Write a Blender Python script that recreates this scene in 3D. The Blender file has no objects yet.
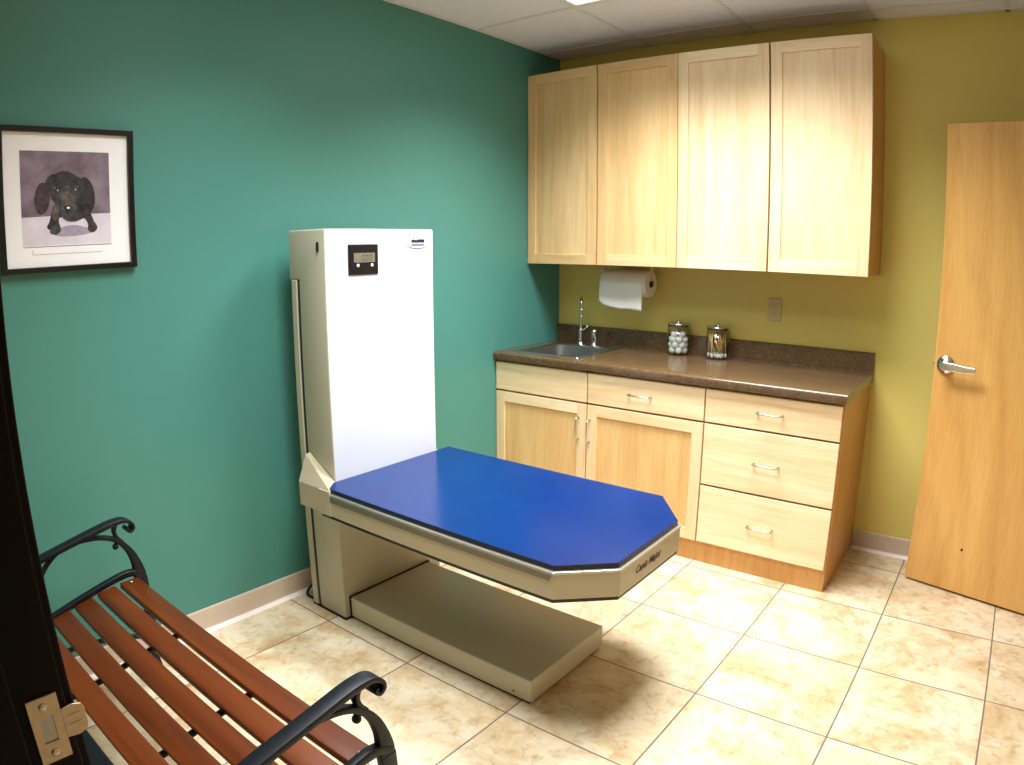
import bpy, bmesh, math, random
from mathutils import Vector, Matrix
random.seed(7)
SC = bpy.context.scene
COL = SC.collection
PI = math.pi

# ------------------------------------------------------------------ render look
SC.view_settings.view_transform = 'Standard'
SC.view_settings.look = 'None'
SC.view_settings.gamma = 1.0
SC.view_settings.use_curve_mapping = False
SC.view_settings.exposure = 0.0
SC.render.film_transparent = False

def lin(c):
    return tuple((x / 12.92 if x <= 0.04045 else ((x + 0.055) / 1.055) ** 2.4) for x in c)
def rgb(r, g, b):
    return lin((r / 255, g / 255, b / 255)) + (1.0,)

# ------------------------------------------------------------------ materials
MATS = {}
class NT:
    def __init__(s, name):
        s.m = bpy.data.materials.new(name); s.m.use_nodes = True
        s.t = s.m.node_tree; s.t.nodes.clear()
        s.out = s.n('ShaderNodeOutputMaterial')
        s.b = s.n('ShaderNodeBsdfPrincipled')
        s.l(s.b.outputs[0], s.out.inputs[0])
    def n(s, k, **kw):
        x = s.t.nodes.new(k)
        for a, v in kw.items(): setattr(x, a, v)
        return x
    def l(s, a, b): s.t.links.new(a, b)
    def coord(s, scale=(1, 1, 1), rand=True, loc=(0, 0, 0)):
        tc = s.n('ShaderNodeTexCoord'); mp = s.n('ShaderNodeMapping')
        mp.inputs['Scale'].default_value = scale
        mp.inputs['Location'].default_value = loc
        if rand:
            oi = s.n('ShaderNodeObjectInfo'); mul = s.n('ShaderNodeMath', operation='MULTIPLY'); mul.inputs[1].default_value = 13.0
            s.l(oi.outputs['Random'], mul.inputs[0])
            ad = s.n('ShaderNodeVectorMath', operation='ADD')
            s.l(tc.outputs['Object'], ad.inputs[0]); s.l(mul.outputs[0], ad.inputs[1])
            s.l(ad.outputs[0], mp.inputs[0])
        else:
            s.l(tc.outputs['Object'], mp.inputs[0])
        return mp.outputs[0]
    def noise(s, vec, scale, detail=3, rough=.5, dist=0):
        x = s.n('ShaderNodeTexNoise'); x.inputs['Scale'].default_value = scale
        x.inputs['Detail'].default_value = detail; x.inputs['Roughness'].default_value = rough
        x.inputs['Distortion'].default_value = dist
        s.l(vec, x.inputs['Vector']); return x.outputs['Fac']
    def ramp(s, fac, stops):
        x = s.n('ShaderNodeValToRGB'); e = x.color_ramp.elements
        e[0].position, e[0].color = stops[0]; e[1].position, e[1].color = stops[-1]
        for p, c in stops[1:-1]:
            q = e.new(p); q.color = c
        s.l(fac, x.inputs[0]); return x.outputs[0]
    def mix(s, f, a, b, mode='MIX'):
        x = s.n('ShaderNodeMix', data_type='RGBA', blend_type=mode)
        for i, v in ((0, f), (6, a), (7, b)):
            if hasattr(v, 'is_linked'): s.l(v, x.inputs[i])
            else: x.inputs[i].default_value = v
        return x.outputs[2]
    def bump(s, h, strength=.2, dist=.002):
        x = s.n('ShaderNodeBump'); x.inputs['Strength'].default_value = strength; x.inputs['Distance'].default_value = dist
        s.l(h, x.inputs['Height']); s.l(x.outputs[0], s.b.inputs['Normal'])
    def set(s, col=None, rough=.5, metal=0, spec=.5, coat=0, coat_r=.1):
        if col is not None:
            if hasattr(col, 'is_linked'): s.l(col, s.b.inputs['Base Color'])
            else: s.b.inputs['Base Color'].default_value = col
        s.b.inputs['Roughness'].default_value = rough; s.b.inputs['Metallic'].default_value = metal
        s.b.inputs['Specular IOR Level'].default_value = spec
        s.b.inputs['Coat Weight'].default_value = coat; s.b.inputs['Coat Roughness'].default_value = coat_r
        return s.m

def plain(name, col, rough=.5, metal=0, spec=.5, var=.06, nscale=30, bump=0, coat=0):
    t = NT(name); v = t.coord()
    f = t.noise(v, nscale, 4)
    d = tuple(c * (1 - var) for c in col[:3]) + (1,); l = tuple(min(1, c * (1 + var)) for c in col[:3]) + (1,)
    c = t.ramp(f, [(.3, d), (.7, l)])
    if bump: t.bump(f, bump)
    MATS[name] = t.set(c, rough, metal, spec, coat)
    return MATS[name]

def wood(name, a, b, c, axis='Z', rough=.35, spec=.5, fine=1.0, coat=.0, figure=0.0):
    """a = mean colour, b = darker streaks, c = lighter areas; grain runs along AXIS"""
    t = NT(name)
    k = {'Z': (1, 1, .07), 'X': (.07, 1, 1), 'Y': (1, .07, 1)}[axis]
    v = t.coord(k)
    f1 = t.noise(v, 60 * fine, 5, .6, .4)
    f2 = t.noise(v, 9, 3, .5, 1.2)
    col = t.ramp(f2, [(.3, b), (.5, a), (.72, c)])
    st = t.ramp(f1, [(.35, (.82, .78, .72, 1)), (.6, (1, 1, 1, 1))])
    col = t.mix(.55, col, st, 'MULTIPLY')
    if figure > 0:      # long cathedral figure
        v2 = t.coord({'Z': (1, 1, .12), 'X': (.12, 1, 1), 'Y': (1, .12, 1)}[axis])
        w = t.n('ShaderNodeTexWave', wave_type='BANDS', bands_direction='DIAGONAL'); w.inputs['Scale'].default_value = 5.5
        w.inputs['Distortion'].default_value = 7; w.inputs['Detail'].default_value = 2; w.inputs['Detail Scale'].default_value = .8
        t.l(v2, w.inputs['Vector'])
        g = t.ramp(w.outputs['Fac'], [(.0, (.80, .72, .60, 1)), (.35, (1, 1, 1, 1))])
        col = t.mix(figure, col, g, 'MULTIPLY')
    t.bump(f1, .06, .001)
    MATS[name] = t.set(col, rough, 0, spec, coat, .15)
    return MATS[name]

# walls with a slight orange-peel texture
def paint(name, col, rough=.45):
    t = NT(name); v = t.coord(rand=False)
    f = t.noise(v, 220, 3); g = t.noise(v, 1.3, 2)
    c = t.ramp(g, [(.3, tuple(x * .97 for x in col[:3]) + (1,)), (.7, tuple(x * 1.03 for x in col[:3]) + (1,))])
    t.bump(f, .12, .001)
    MATS[name] = t.set(c, rough, 0, .4)
    return MATS[name]
GREEN = paint('green_paint', rgb(76, 138, 128))
YELLOW = paint('mustard_paint', rgb(218, 203, 114))
CREAMW = paint('cream_paint', rgb(208, 190, 150))
BASEB = plain('baseboard_vinyl', rgb(206, 188, 170), .5, var=.03)
CAULK = plain('caulk', rgb(240, 232, 226), .6, var=.02)

MAPLE_V = wood('maple_upright', rgb(238, 208, 164), rgb(230, 196, 150), rgb(242, 216, 176), 'Z', .33)
MAPLE_W = wood('maple_warm_upright', rgb(230, 192, 138), rgb(220, 180, 124), rgb(236, 202, 150), 'Z', .33)
MAPLE_H = wood('maple_across', rgb(244, 220, 178), rgb(234, 202, 156), rgb(250, 232, 198), 'X', .33)
MAPLE_WH = wood('maple_warm_across', rgb(230, 194, 142), rgb(220, 182, 128), rgb(238, 206, 156), 'X', .33)
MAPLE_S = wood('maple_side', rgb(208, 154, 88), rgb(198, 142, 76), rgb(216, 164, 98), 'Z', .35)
OAK = wood('oak_veneer', rgb(222, 172, 98), rgb(216, 164, 90), rgb(228, 180, 106), 'Z', .3, fine=2.4, figure=.35)
BENCHW = wood('stained_slat', rgb(98, 44, 10), rgb(68, 27, 6), rgb(116, 57, 15), 'X', .36, .3)
IRON = plain('black_cast_iron', rgb(10, 14, 24), .42, 0, .32, .2, 60, .2)
JAMBW = wood('dark_stained_jamb', rgb(17, 9, 9), rgb(11, 6, 6), rgb(23, 12, 11), 'Z', .55, .12)
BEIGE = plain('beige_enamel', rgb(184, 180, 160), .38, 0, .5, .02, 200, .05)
PLATM = plain('platform_enamel', rgb(198, 192, 174), .38, 0, .5, .02, 200, .05)
WHITE = plain('white_enamel', rgb(216, 220, 228), .32, 0, .5, .015, 200, .04)
TRAYM = plain('tray_enamel', rgb(186, 174, 148), .35, 0, .5, .02, 200, .05)
RIMM = plain('steel_rim', rgb(196, 192, 180), .28, .7, .5, .03, 80)
RAILM = plain('side_channel_grey', rgb(120, 116, 98), .4, .3, .5, .04, 80)
BLACKP = plain('black_plastic', rgb(14, 15, 20), .3, 0, .5, .1)
RUBBER = plain('black_rubber', rgb(12, 12, 13), .7, 0, .3, .1)
CHROME = plain('chrome', rgb(214, 214, 216), .12, 1, .5, .02)
NICKEL = plain('brushed_nickel', rgb(200, 194, 184), .3, 1, .5, .05, 120)
STEEL = plain('brushed_steel', rgb(172, 172, 172), .3, 1, .5, .06, 150)
STRIKEM = plain('satin_brass', rgb(214, 190, 160), .42, .45, .5, .08, 150)
PAPER = plain('towel_paper', rgb(240, 240, 238), .85, 0, .2, .02, 120, .3)
CORE = plain('cardboard_core', rgb(150, 112, 78), .85, 0, .2)
COTTON = plain('cotton', rgb(246, 246, 244), .95, 0, .1, .02, 90, .6)
STICK = wood('stick_wood', rgb(226, 184, 120), rgb(212, 166, 100), rgb(236, 198, 140), 'Z', .6)
IVORYW = plain('white_bracket_plastic', rgb(226, 220, 206), .5, 0, .4, .02)
IVORY = plain('ivory_plastic', rgb(196, 184, 128), .4, 0, .5, .02)
SLOT = plain('socket_slot_dark', rgb(50, 44, 34), .6, 0, .3)
MATTE_W = plain('mat_board_white', rgb(248, 249, 253), .6, 0, .3, .01)
FRAMEB = plain('black_frame', rgb(14, 13, 16), .3, 0, .5, .1)
TROFF = plain('white_troffer', rgb(225, 225, 225), .4, 0, .5, .02)
LCD = plain('lcd_grey', rgb(120, 112, 100), .3, 0, .5, .15, 90)
BTN = plain('white_button', rgb(238, 238, 240), .4)
INKD = plain('dark_blue_ink', rgb(24, 26, 56), .5)
INKG = plain('grey_ink', rgb(120, 122, 128), .5)
INKL = plain('pale_ink', rgb(176, 178, 190), .5)
INKT = plain('black_ink', rgb(54, 48, 40), .5)
GROUTD = plain('dark_void', rgb(20, 16, 12), .8)

# blue pad: fine pebbled vinyl, glossy
t = NT('blue_pad'); v = t.coord(rand=False)
f = t.noise(v, 420, 2); g = t.noise(v, 6, 2)
c = t.ramp(g, [(.3, rgb(5, 40, 98)), (.7, rgb(6, 44, 104))])
t.bump(f, .10, .0008)
PAD = t.set(c, .2, 0, .3)
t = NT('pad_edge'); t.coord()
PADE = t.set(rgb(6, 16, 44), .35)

# counter laminate
t = NT('brown_laminate'); v = t.coord(rand=False)
f = t.noise(v, 95, 6, .7, .6); g = t.noise(v, 9, 4, .6, .8)
vx = t.coord((.5, 1, 1), rand=False); h = t.noise(vx, 150, 3, .6)
c = t.ramp(f, [(.30, rgb(74, 54, 36)), (.48, rgb(98, 76, 52)), (.6, rgb(114, 90, 62)), (.75, rgb(136, 112, 80))])
c2 = t.ramp(g, [(.35, (.72, .70, .68, 1)), (.65, (1.0, 1.0, 1.0, 1))])
c = t.mix(.7, c, c2, 'MULTIPLY')
c3 = t.ramp(h, [(.3, (.7, .68, .66, 1)), (.7, (1, 1, 1, 1))])
c = t.mix(.4, c, c3, 'MULTIPLY')
t.bump(h, .05, .0006)
LAMI = t.set(c, .22, 0, .5, .1, .1)

# floor tiles (18 inch stone-look porcelain with thin grout)
S, GX, GY = 0.465, 0.7607 - 0.465 * 4, -0.6705 - 0.465 * 10
t = NT('stone_tile'); tc = t.n('ShaderNodeTexCoord'); sp = t.n('ShaderNodeSeparateXYZ'); t.l(tc.outputs['Object'], sp.inputs[0])
def M(op, a, b=None):
    x = t.n('ShaderNodeMath', operation=op)
    for i, v in ((0, a), (1, b)):
        if v is None: continue
        if hasattr(v, 'is_linked'): t.l(v, x.inputs[i])
        else: x.inputs[i].default_value = v
    return x.outputs[0]
us = M('DIVIDE', M('SUBTRACT', sp.outputs[0], GX), S); vs = M('DIVIDE', M('SUBTRACT', sp.outputs[1], GY), S)
def edge(u):
    fr = M('FRACT', u); return M('MINIMUM', fr, M('SUBTRACT', 1.0, fr))
ed = M('MINIMUM', edge(us), edge(vs))
grout = M('LESS_THAN', ed, .0062)
cell = t.n('ShaderNodeCombineXYZ'); t.l(M('FLOOR', us), cell.inputs[0]); t.l(M('FLOOR', vs), cell.inputs[1])
wn = t.n('ShaderNodeTexWhiteNoise', noise_dimensions='3D'); t.l(cell.outputs[0], wn.inputs['Vector'])
off = t.n('ShaderNodeVectorMath', operation='SCALE'); t.l(wn.outputs['Color'], off.inputs[0]); off.inputs['Scale'].default_value = 9.0
ad = t.n('ShaderNodeVectorMath', operation='ADD'); t.l(tc.outputs['Object'], ad.inputs[0]); t.l(off.outputs[0], ad.inputs[1])
f1 = t.noise(ad.outputs[0], 4.2, 6, .62, .7); f2 = t.noise(ad.outputs[0], 22, 5, .65, .5); f3 = t.noise(ad.outputs[0], 70, 3, .6, 0)
c = t.ramp(f1, [(.30, rgb(196, 166, 124)), (.42, rgb(212, 190, 154)), (.54, rgb(224, 210, 182)), (.72, rgb(232, 222, 200))])
c2 = t.ramp(f2, [(.30, (.66, .55, .40, 1)), (.50, (1, .98, .95, 1)), (.8, (1.0, 1.0, 1.0, 1))])
c = t.mix(.8, c, c2, 'MULTIPLY')
c4 = t.ramp(f3, [(.25, (.86, .82, .76, 1)), (.5, (1, 1, 1, 1))])
c = t.mix(.4, c, c4, 'MULTIPLY')
tint = t.ramp(wn.outputs['Value'], [(0, (.93, .92, .90, 1)), (1, (1, 1, 1, 1))])
c = t.mix(1.0, c, tint, 'MULTIPLY')
c = t.mix(grout, c, rgb(122, 104, 96))
hgt = M('SUBTRACT', M('MULTIPLY', f2, .12), M('MULTIPLY', grout, 1.0))
t.bump(hgt, .35, .002)
TILE = t.set(c, .30, 0, .45)
# rougher grout
rr = M('ADD', M('MULTIPLY', grout, .5), M('ADD', .26, M('MULTIPLY', f2, .12)))
t.l(rr, t.b.inputs['Roughness'])

# ceiling board
t = NT('ceiling_board'); v = t.coord(rand=False)
f = t.noise(v, 130, 4, .7); g = t.noise(v, 2, 2)
c = t.ramp(f, [(.3, rgb(222, 224, 236)), (.6, rgb(232, 234, 248))])
t.bump(f, .3, .002)
CEILM = t.set(c, .9, 0, .2)
TBAR = plain('ceiling_grid_metal', rgb(218, 218, 226), .6)

# light diffuser
t = NT('lit_diffuser'); t.coord()
e = t.b.inputs['Emission Color']; e.default_value = (.86, .93, 1.0, 1); t.b.inputs['Emission Strength'].default_value = 2.2
DIFF = t.set(rgb(240, 245, 250), .5)

# glass for thin jars: clear with fresnel reflection
t = NT('jar_glass'); t.t.nodes.remove(t.b)
tr = t.n('ShaderNodeBsdfTransparent'); tr.inputs[0].default_value = (.95, .97, .96, 1)
gl = t.n('ShaderNodeBsdfGlossy'); gl.inputs['Roughness'].default_value = .03
lw = t.n('ShaderNodeLayerWeight'); lw.inputs[0].default_value = .5
pw = t.n('ShaderNodeMath', operation='POWER'); t.l(lw.outputs['Facing'], pw.inputs[0]); pw.inputs[1].default_value = 3.5
fr = t.n('ShaderNodeMath', operation='MULTIPLY_ADD'); t.l(pw.outputs[0], fr.inputs[0]); fr.inputs[1].default_value = .7; fr.inputs[2].default_value = .035
mx = t.n('ShaderNodeMixShader'); t.l(fr.outputs[0], mx.inputs[0]); t.l(tr.outputs[0], mx.inputs[1]); t.l(gl.outputs[0], mx.inputs[2])
t.l(mx.outputs[0], t.out.inputs[0]); GLASS = t.m

# printed picture colours
def ink(name, a, b, sc=60):
    t = NT(name); v = t.coord(rand=False); f = t.noise(v, sc, 4, .6)
    return t.set(t.ramp(f, [(.3, a), (.7, b)]), .35)
P_BG = ink('print_backdrop', rgb(104, 88, 104), rgb(150, 136, 152), 14)
P_TB = ink('print_tablecloth', rgb(214, 208, 224), rgb(232, 226, 240), 20)
P_FUR = ink('print_dark_fur', rgb(18, 18, 24), rgb(74, 72, 80), 45)
P_FUR2 = ink('print_fur_sheen', rgb(36, 38, 48), rgb(92, 94, 106), 50)
P_EAR = ink('print_ear', rgb(50, 42, 48), rgb(84, 72, 82), 60)
P_TAN = ink('print_tan', rgb(64, 58, 56), rgb(116, 108, 102), 50)
P_SH = ink('print_shadow', rgb(150, 140, 164), rgb(176, 168, 190), 40)

# ------------------------------------------------------------------ mesh helpers (all shapes in world coordinates)
def box(bm, x0, x1, y0, y1, z0, z1, bev=0, seg=2, mi=0):
    xs, ys, zs = sorted((x0, x1)), sorted((y0, y1)), sorted((z0, z1))
    vs = [bm.verts.new((x, y, z)) for x in xs for y in ys for z in zs]
    F = [(0, 1, 3, 2), (4, 6, 7, 5), (0, 4, 5, 1), (2, 3, 7, 6), (0, 2, 6, 4), (1, 5, 7, 3)]
    fs = [bm.faces.new([vs[i] for i in f]) for f in F]
    for f in fs: f.material_index = mi
    if bev > 0:
        es = list({e for f in fs for e in f.edges})
        r = bmesh.ops.bevel(bm, geom=es, offset=bev, segments=seg, affect='EDGES', profile=.5)
        for f in r['faces']: f.material_index = mi
    return bm
def B(*a, **k): return box(bmesh.new(), *a, **k)
def prism(bm, pts, axis, a, b, bev=0, seg=2, mi=0):
    """pts 2-D outline in the two other axes (in x,y,z order) extruded along AXIS from a to b"""
    def P(p, c):
        return {'x': (c, p[0], p[1]), 'y': (p[0], c, p[1]), 'z': (p[0], p[1], c)}[axis]
    lo = [bm.verts.new(P(p, a)) for p in pts]; hi = [bm.verts.new(P(p, b)) for p in pts]
    fs = [bm.faces.new(lo), bm.faces.new(hi[::-1])]
    n = len(pts)
    for i in range(n):
        fs.append(bm.faces.new((lo[i], hi[i], hi[(i + 1) % n], lo[(i + 1) % n])))
    bmesh.ops.recalc_face_normals(bm, faces=fs)
    for f in fs: f.material_index = mi
    if bev > 0:
        es = list({e for f in fs for e in f.edges})
        r = bmesh.ops.bevel(bm, geom=es, offset=bev, segments=seg, affect='EDGES', profile=.5)
        for f in r['faces']: f.material_index = mi
    return bm
def hull(pts, bev=0):
    bm = bmesh.new()
    vs = [bm.verts.new(p) for p in pts]
    r = bmesh.ops.convex_hull(bm, input=vs)
    bmesh.ops.dissolve_limit(bm, angle_limit=.01, verts=bm.verts, edges=bm.edges)
    bmesh.ops.recalc_face_normals(bm, faces=bm.faces)
    if bev: bmesh.ops.bevel(bm, geom=list(bm.edges), offset=bev, segments=2, affect='EDGES', profile=.5)
    return bm
def frame_axes(d):
    d = d.normalized(); up = Vector((0, 0, 1)) if abs(d.z) < .95 else Vector((1, 0, 0))
    a = d.cross(up).normalized(); return a, d.cross(a).normalized()
def catmull(pts, n=6):
    P = [Vector(p) for p in pts]; out = []
    for i in range(len(P) - 1):
        p0, p1, p2, p3 = P[max(0, i - 1)], P[i], P[i + 1], P[min(len(P) - 1, i + 2)]
        for k in range(n):
            s = k / n
            out.append(.5 * ((2 * p1) + (p2 - p0) * s + (2 * p0 - 5 * p1 + 4 * p2 - p3) * s * s + (3 * p1 - p0 - 3 * p2 + p3) * s ** 3))
    out.append(P[-1]); return out
def tube(bm, pts, r, seg=12, smooth=True, n=6, mi=0):
    rs = r if isinstance(r, (list, tuple)) else [r] * len(pts)
    if smooth and len(pts) > 2:
        q = catmull([tuple(p) + (0,) if len(p) == 2 else tuple(p) for p in pts], n)
        rr = []
        for i in range(len(rs) - 1):
            for k in range(n): rr.append(rs[i] + (rs[i + 1] - rs[i]) * k / n)
        rr.append(rs[-1])
    else: q = [Vector(p) for p in pts]; rr = list(rs)
    rings = []; prev = None
    for i, p in enumerate(q):
        d = (q[min(i + 1, len(q) - 1)] - q[max(i - 1, 0)])
        d.normalize()
        if prev is None: a, b = frame_axes(d)
        else:
            a = (prev - d * prev.dot(d)).normalized(); b = d.cross(a).normalized()
        prev = a
        rings.append([bm.verts.new(p + (a * math.cos(2 * PI * k / seg) + b * math.sin(2 * PI * k / seg)) * rr[i]) for k in range(seg)])
    fs = []
    for i in range(len(rings) - 1):
        for k in range(seg):
            fs.append(bm.faces.new((rings[i][k], rings[i][(k + 1) % seg], rings[i + 1][(k + 1) % seg], rings[i + 1][k])))
    fs.append(bm.faces.new(rings[0][::-1])); fs.append(bm.faces.new(rings[-1]))
    for f in fs: f.material_index = mi; f.smooth = True
    return bm
def lathe(bm, prof, c, axis=(0, 0, 1), seg=32, mi=0, caps=True):
    """prof = [(radius, height along axis)]"""
    ax = Vector(axis).normalized(); a, b = frame_axes(ax); c = Vector(c); rings = []
    for r, h in prof:
        rings.append([bm.verts.new(c + ax * h + (a * math.cos(2 * PI * k / seg) + b * math.sin(2 * PI * k / seg)) * max(r, 1e-5)) for k in range(seg)])
    fs = []
    for i in range(len(rings) - 1):
        for k in range(seg):
            fs.append(bm.faces.new((rings[i][k], rings[i][(k + 1) % seg], rings[i + 1][(k + 1) % seg], rings[i + 1][k])))
    if caps: fs.append(bm.faces.new(rings[0][::-1])); fs.append(bm.faces.new(rings[-1]))
    for f in fs: f.material_index = mi; f.smooth = True
    bmesh.ops.recalc_face_normals(bm, faces=fs)
    return bm
def ribbon(bm, pts, wx, x, ts, n=6, bev=.35):
    """cast bar in the plane x = const: path of (y, z), width WX across x, thickness per point"""
    q = catmull([(x, p[0], p[1]) for p in pts], n); tt = []
    ts = ts if isinstance(ts, (list, tuple)) else [ts] * len(pts)
    for i in range(len(ts) - 1):
        for k in range(n): tt.append(ts[i] + (ts[i + 1] - ts[i]) * k / n)
    tt.append(ts[-1])
    rings = []; X = Vector((1, 0, 0))
    for i, p in enumerate(q):
        d = (q[min(i + 1, len(q) - 1)] - q[max(i - 1, 0)]).normalized(); nn = d.cross(X).normalized()
        h, w = tt[i] / 2, wx / 2; e = min(h, w) * bev; s = .293 * e
        prof = [(w, -h + e), (w, h - e), (w - s, h - s), (w - e, h), (-w + e, h), (-w + s, h - s), (-w, h - e), (-w, -h + e), (-w + s, -h + s), (-w + e, -h), (w - e, -h), (w - s, -h + s)]
        rings.append([bm.verts.new(p + X * a + nn * b) for a, b in prof])
    m = 12; fs = []
    for i in range(len(rings) - 1):
        for k in range(m):
            fs.append(bm.faces.new((rings[i][k], rings[i][(k + 1) % m], rings[i + 1][(k + 1) % m], rings[i + 1][k])))
    fs.append(bm.faces.new(rings[0][::-1])); fs.append(bm.faces.new(rings[-1]))
    for f in fs: f.smooth = True
    bmesh.ops.recalc_face_normals(bm, faces=fs)
    return bm
def ball(bm, c, r, u=16, v=10, sq=(1, 1, 1)):
    bmesh.ops.create_uvsphere(bm, u_segments=u, v_segments=v, radius=r, matrix=Matrix.Translation(c) @ Matrix.Diagonal((*sq, 1)))
    for f in bm.faces: f.smooth = True
    return bm

def obj(name, bm, mats, parent=None, label=None, smooth_angle=None, origin=None):
    bmesh.ops.recalc_face_normals(bm, faces=bm.faces)
    me = bpy.data.meshes.new(name); bm.to_mesh(me); bm.free()
    for m in (mats if isinstance(mats, (list, tuple)) else [mats]): me.materials.append(m)
    o = bpy.data.objects.new(name, me); COL.objects.link(o)
    if parent:
        root = parent
        while root.parent: root = root.parent
        base = root.location.copy()
        me.transform(Matrix.Translation(-base))
        o.parent = parent
    elif origin is not None:
        me.transform(Matrix.Translation(-Vector(origin))); o.location = origin
    if smooth_angle is not None:
        me.shade_smooth(); me.set_sharp_from_angle(angle=math.radians(smooth_angle))
    if label: o['label'] = label
    return o
def thing(name, label, cat, loc, group=None):
    o = bpy.data.objects.new(name, None); COL.objects.link(o); o.location = loc; o.empty_display_size = .05
    o['label'] = label; o['category'] = cat
    if group: o['group'] = group
    return o
def tag(o, label, cat, group=None):
    o['label'] = label; o['category'] = cat
    if group: o['group'] = group
    return o
def struct(name, bm, m, label=None, cat=None, parent=None):
    o = obj(name, bm, m, parent)
    o['kind'] = 'structure'
    if label: o['label'] = label
    if cat: o['category'] = cat
    return o

# ------------------------------------------------------------------ room
RX, FY, HC = 3.10, -3.45, 2.625
T = .12
struct('floor', B(-T, RX + T + .6, FY - 1.3, T, -.1, 0), TILE, 'floor of large beige stone-look tiles with thin dark grout', 'floor')
struct('wall_left', B(-T, 0, FY - T, T, 0, HC + .1), GREEN, 'teal green painted wall behind the exam column', 'wall')
struct('wall_back', B(0, RX + T, 0, T, 0, HC + .1), YELLOW, 'mustard yellow painted wall behind the maple cabinets', 'wall')
bm = bmesh.new()
box(bm, RX, RX + T, FY - T, -1.42, 0, HC + .1); box(bm, RX, RX + T, -.46, 0, 0, HC + .1); box(bm, RX, RX + T, -1.42, -.46, 2.09, HC + .1)
struct('wall_right', bm, CREAMW, 'cream wall with the doorway of the oak door', 'wall')
JX = 1.799
bm = bmesh.new()
box(bm, 0, JX - .02, FY - T, FY, 0, HC + .1); box(bm, JX + .93, RX, FY - T, FY, 0, HC + .1); box(bm, JX - .02, JX + .93, FY - T, FY, 2.09, HC + .1)
struct('wall_front', bm, CREAMW, 'cream front wall behind the bench', 'wall')

# suspended ceiling: boards and grid, one mesh, open where the light fittings sit
CW = .61
X0 = .61 - CW; Y0 = -.775
lights = [(0.61, 1.83, -1.385, -.775), (0.61, 1.83, -2.605, -1.995)]
def in_light(x, y): return any(a < x < b and c < y < d for a, b, c, d in lights)
bm = bmesh.new()
ys = [0.0, -.165] + [Y0 - CW * k for k in range(0, 5)]
ys = [0.0, -.165] + [-.775 - CW * k for k in range(0, 5)] + [FY]
ys = [y for y in ys if y >= FY]
xs = [k * CW for k in range(0, 6)] + [RX]; xs = [x for x in xs if x <= RX + 1e-6]
for i in range(len(xs) - 1):
    for j in range(len(ys) - 1):
        cx, cy = (xs[i] + xs[i + 1]) / 2, (ys[j] + ys[j + 1]) / 2
        if in_light(cx, cy): continue
        box(bm, xs[i], xs[i + 1], ys[j + 1], ys[j], HC + .002, HC + .02, mi=0)
for x in xs[1:-1]:
    for j in range(len(ys) - 1):
        if in_light(x, (ys[j] + ys[j + 1]) / 2): continue
        box(bm, x - .011, x + .011, ys[j + 1], ys[j], HC - .001, HC + .004, mi=1)
for y in ys[1:-1]:
    box(bm, 0, RX, y - .011, y + .011, HC - .0012, HC + .004, mi=1)
box(bm, 0, RX, -.02, 0, HC - .001, HC + .004, mi=1); box(bm, 0, .02, FY, 0, HC - .001, HC + .004, mi=1)
struct('ceiling', bm, [CEILM, TBAR], 'suspended ceiling of off-white lay-in boards in a metal grid', 'ceiling')

# baseboards: vinyl cove with pale caulk line at the floor
def baseboard(name, pts_axis, a, b, lab):
    prof = [(0, 0), (.012, 0), (.010, .006), (.006, .016), (.006, .095), (.003, .1), (0, .1)]
    bm = bmesh.new()
    if pts_axis == 'y':
        prism(bm, prof, 'y', a, b)
        prism(bm, [(.0, 0), (.026, 0), (.012, .011), (0, .011)], 'y', a, b, mi=1)
    else:
        prism(bm, [(-p[0], p[1]) for p in prof], 'x', a, b)
        prism(bm, [(-p[0], p[1]) for p in [(.0, 0), (.026, 0), (.012, .011), (0, .011)]], 'x', a, b, mi=1)
    return struct(name, bm, [BASEB, CAULK], lab, 'baseboard')
baseboard('baseboard_left', 'y', FY + .001, -.62, 'taupe vinyl baseboard along the foot of the green wall')
baseboard('baseboard_back', 'x', 1.872, RX - .001, 'taupe vinyl baseboard between cabinets and oak door')

# dark door jamb at the photographer's left, with strike plate
bm = bmesh.new()
box(bm, JX - .02, JX, FY - T, FY + .003, 0, 2.09, .0015)                    # rebate face
box(bm, JX - .001, JX + .012, FY - T, FY - .046, 0, 2.09, .0015)            # stop
box(bm, JX - .065, JX - .006, FY, FY + .012, 0, 2.13, .002)                 # casing on the room side
box(bm, JX - .065, JX - .006, FY - T - .012, FY - T, 0, 2.13, .002)
tr = struct('trim_1', bm, JAMBW, 'very dark brown wooden door jamb at the left edge', 'door frame')
bm = bmesh.new()
zc = 1.059
# plate outline with a rectangular latch hole and a tapered rounded lip
py0, py1, pz0, pz1 = -3.4845, -3.4545, zc - .036, zc + .036
hy0, hy1, hz0, hz1 = -3.477, -3.463, zc - .014, zc + .014
px0, px1 = JX + .0002, JX + .0020
for a, b, c, d in ((py0, hy0, pz0, pz1), (hy1, py1, pz0, pz1), (hy0, hy1, pz0, hz0), (hy0, hy1, hz1, pz1)):
    box(bm, px0, px1, a, b, c, d)
box(bm, px0, px0 + .0004, hy0, hy1, hz0, hz1, mi=1)
lip = [(py1, zc + .016), (-3.442, zc + .0175), (-3.434, zc + .015), (-3.4315, zc + .009), (-3.4315, zc - .009), (-3.434, zc - .015), (-3.442, zc - .0175), (py1, zc - .016)]
prism(bm, lip, 'x', px0, px1 + .0002, .0004)
for dz in (.006, -.004): box(bm, px1, px1 + .0008, -3.449, -3.436, zc + dz, zc + dz + .0014)
sp = obj('strike_plate', bm, [STRIKEM, STEEL], tr, 'satin metal strike plate with curved lip')
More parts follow.
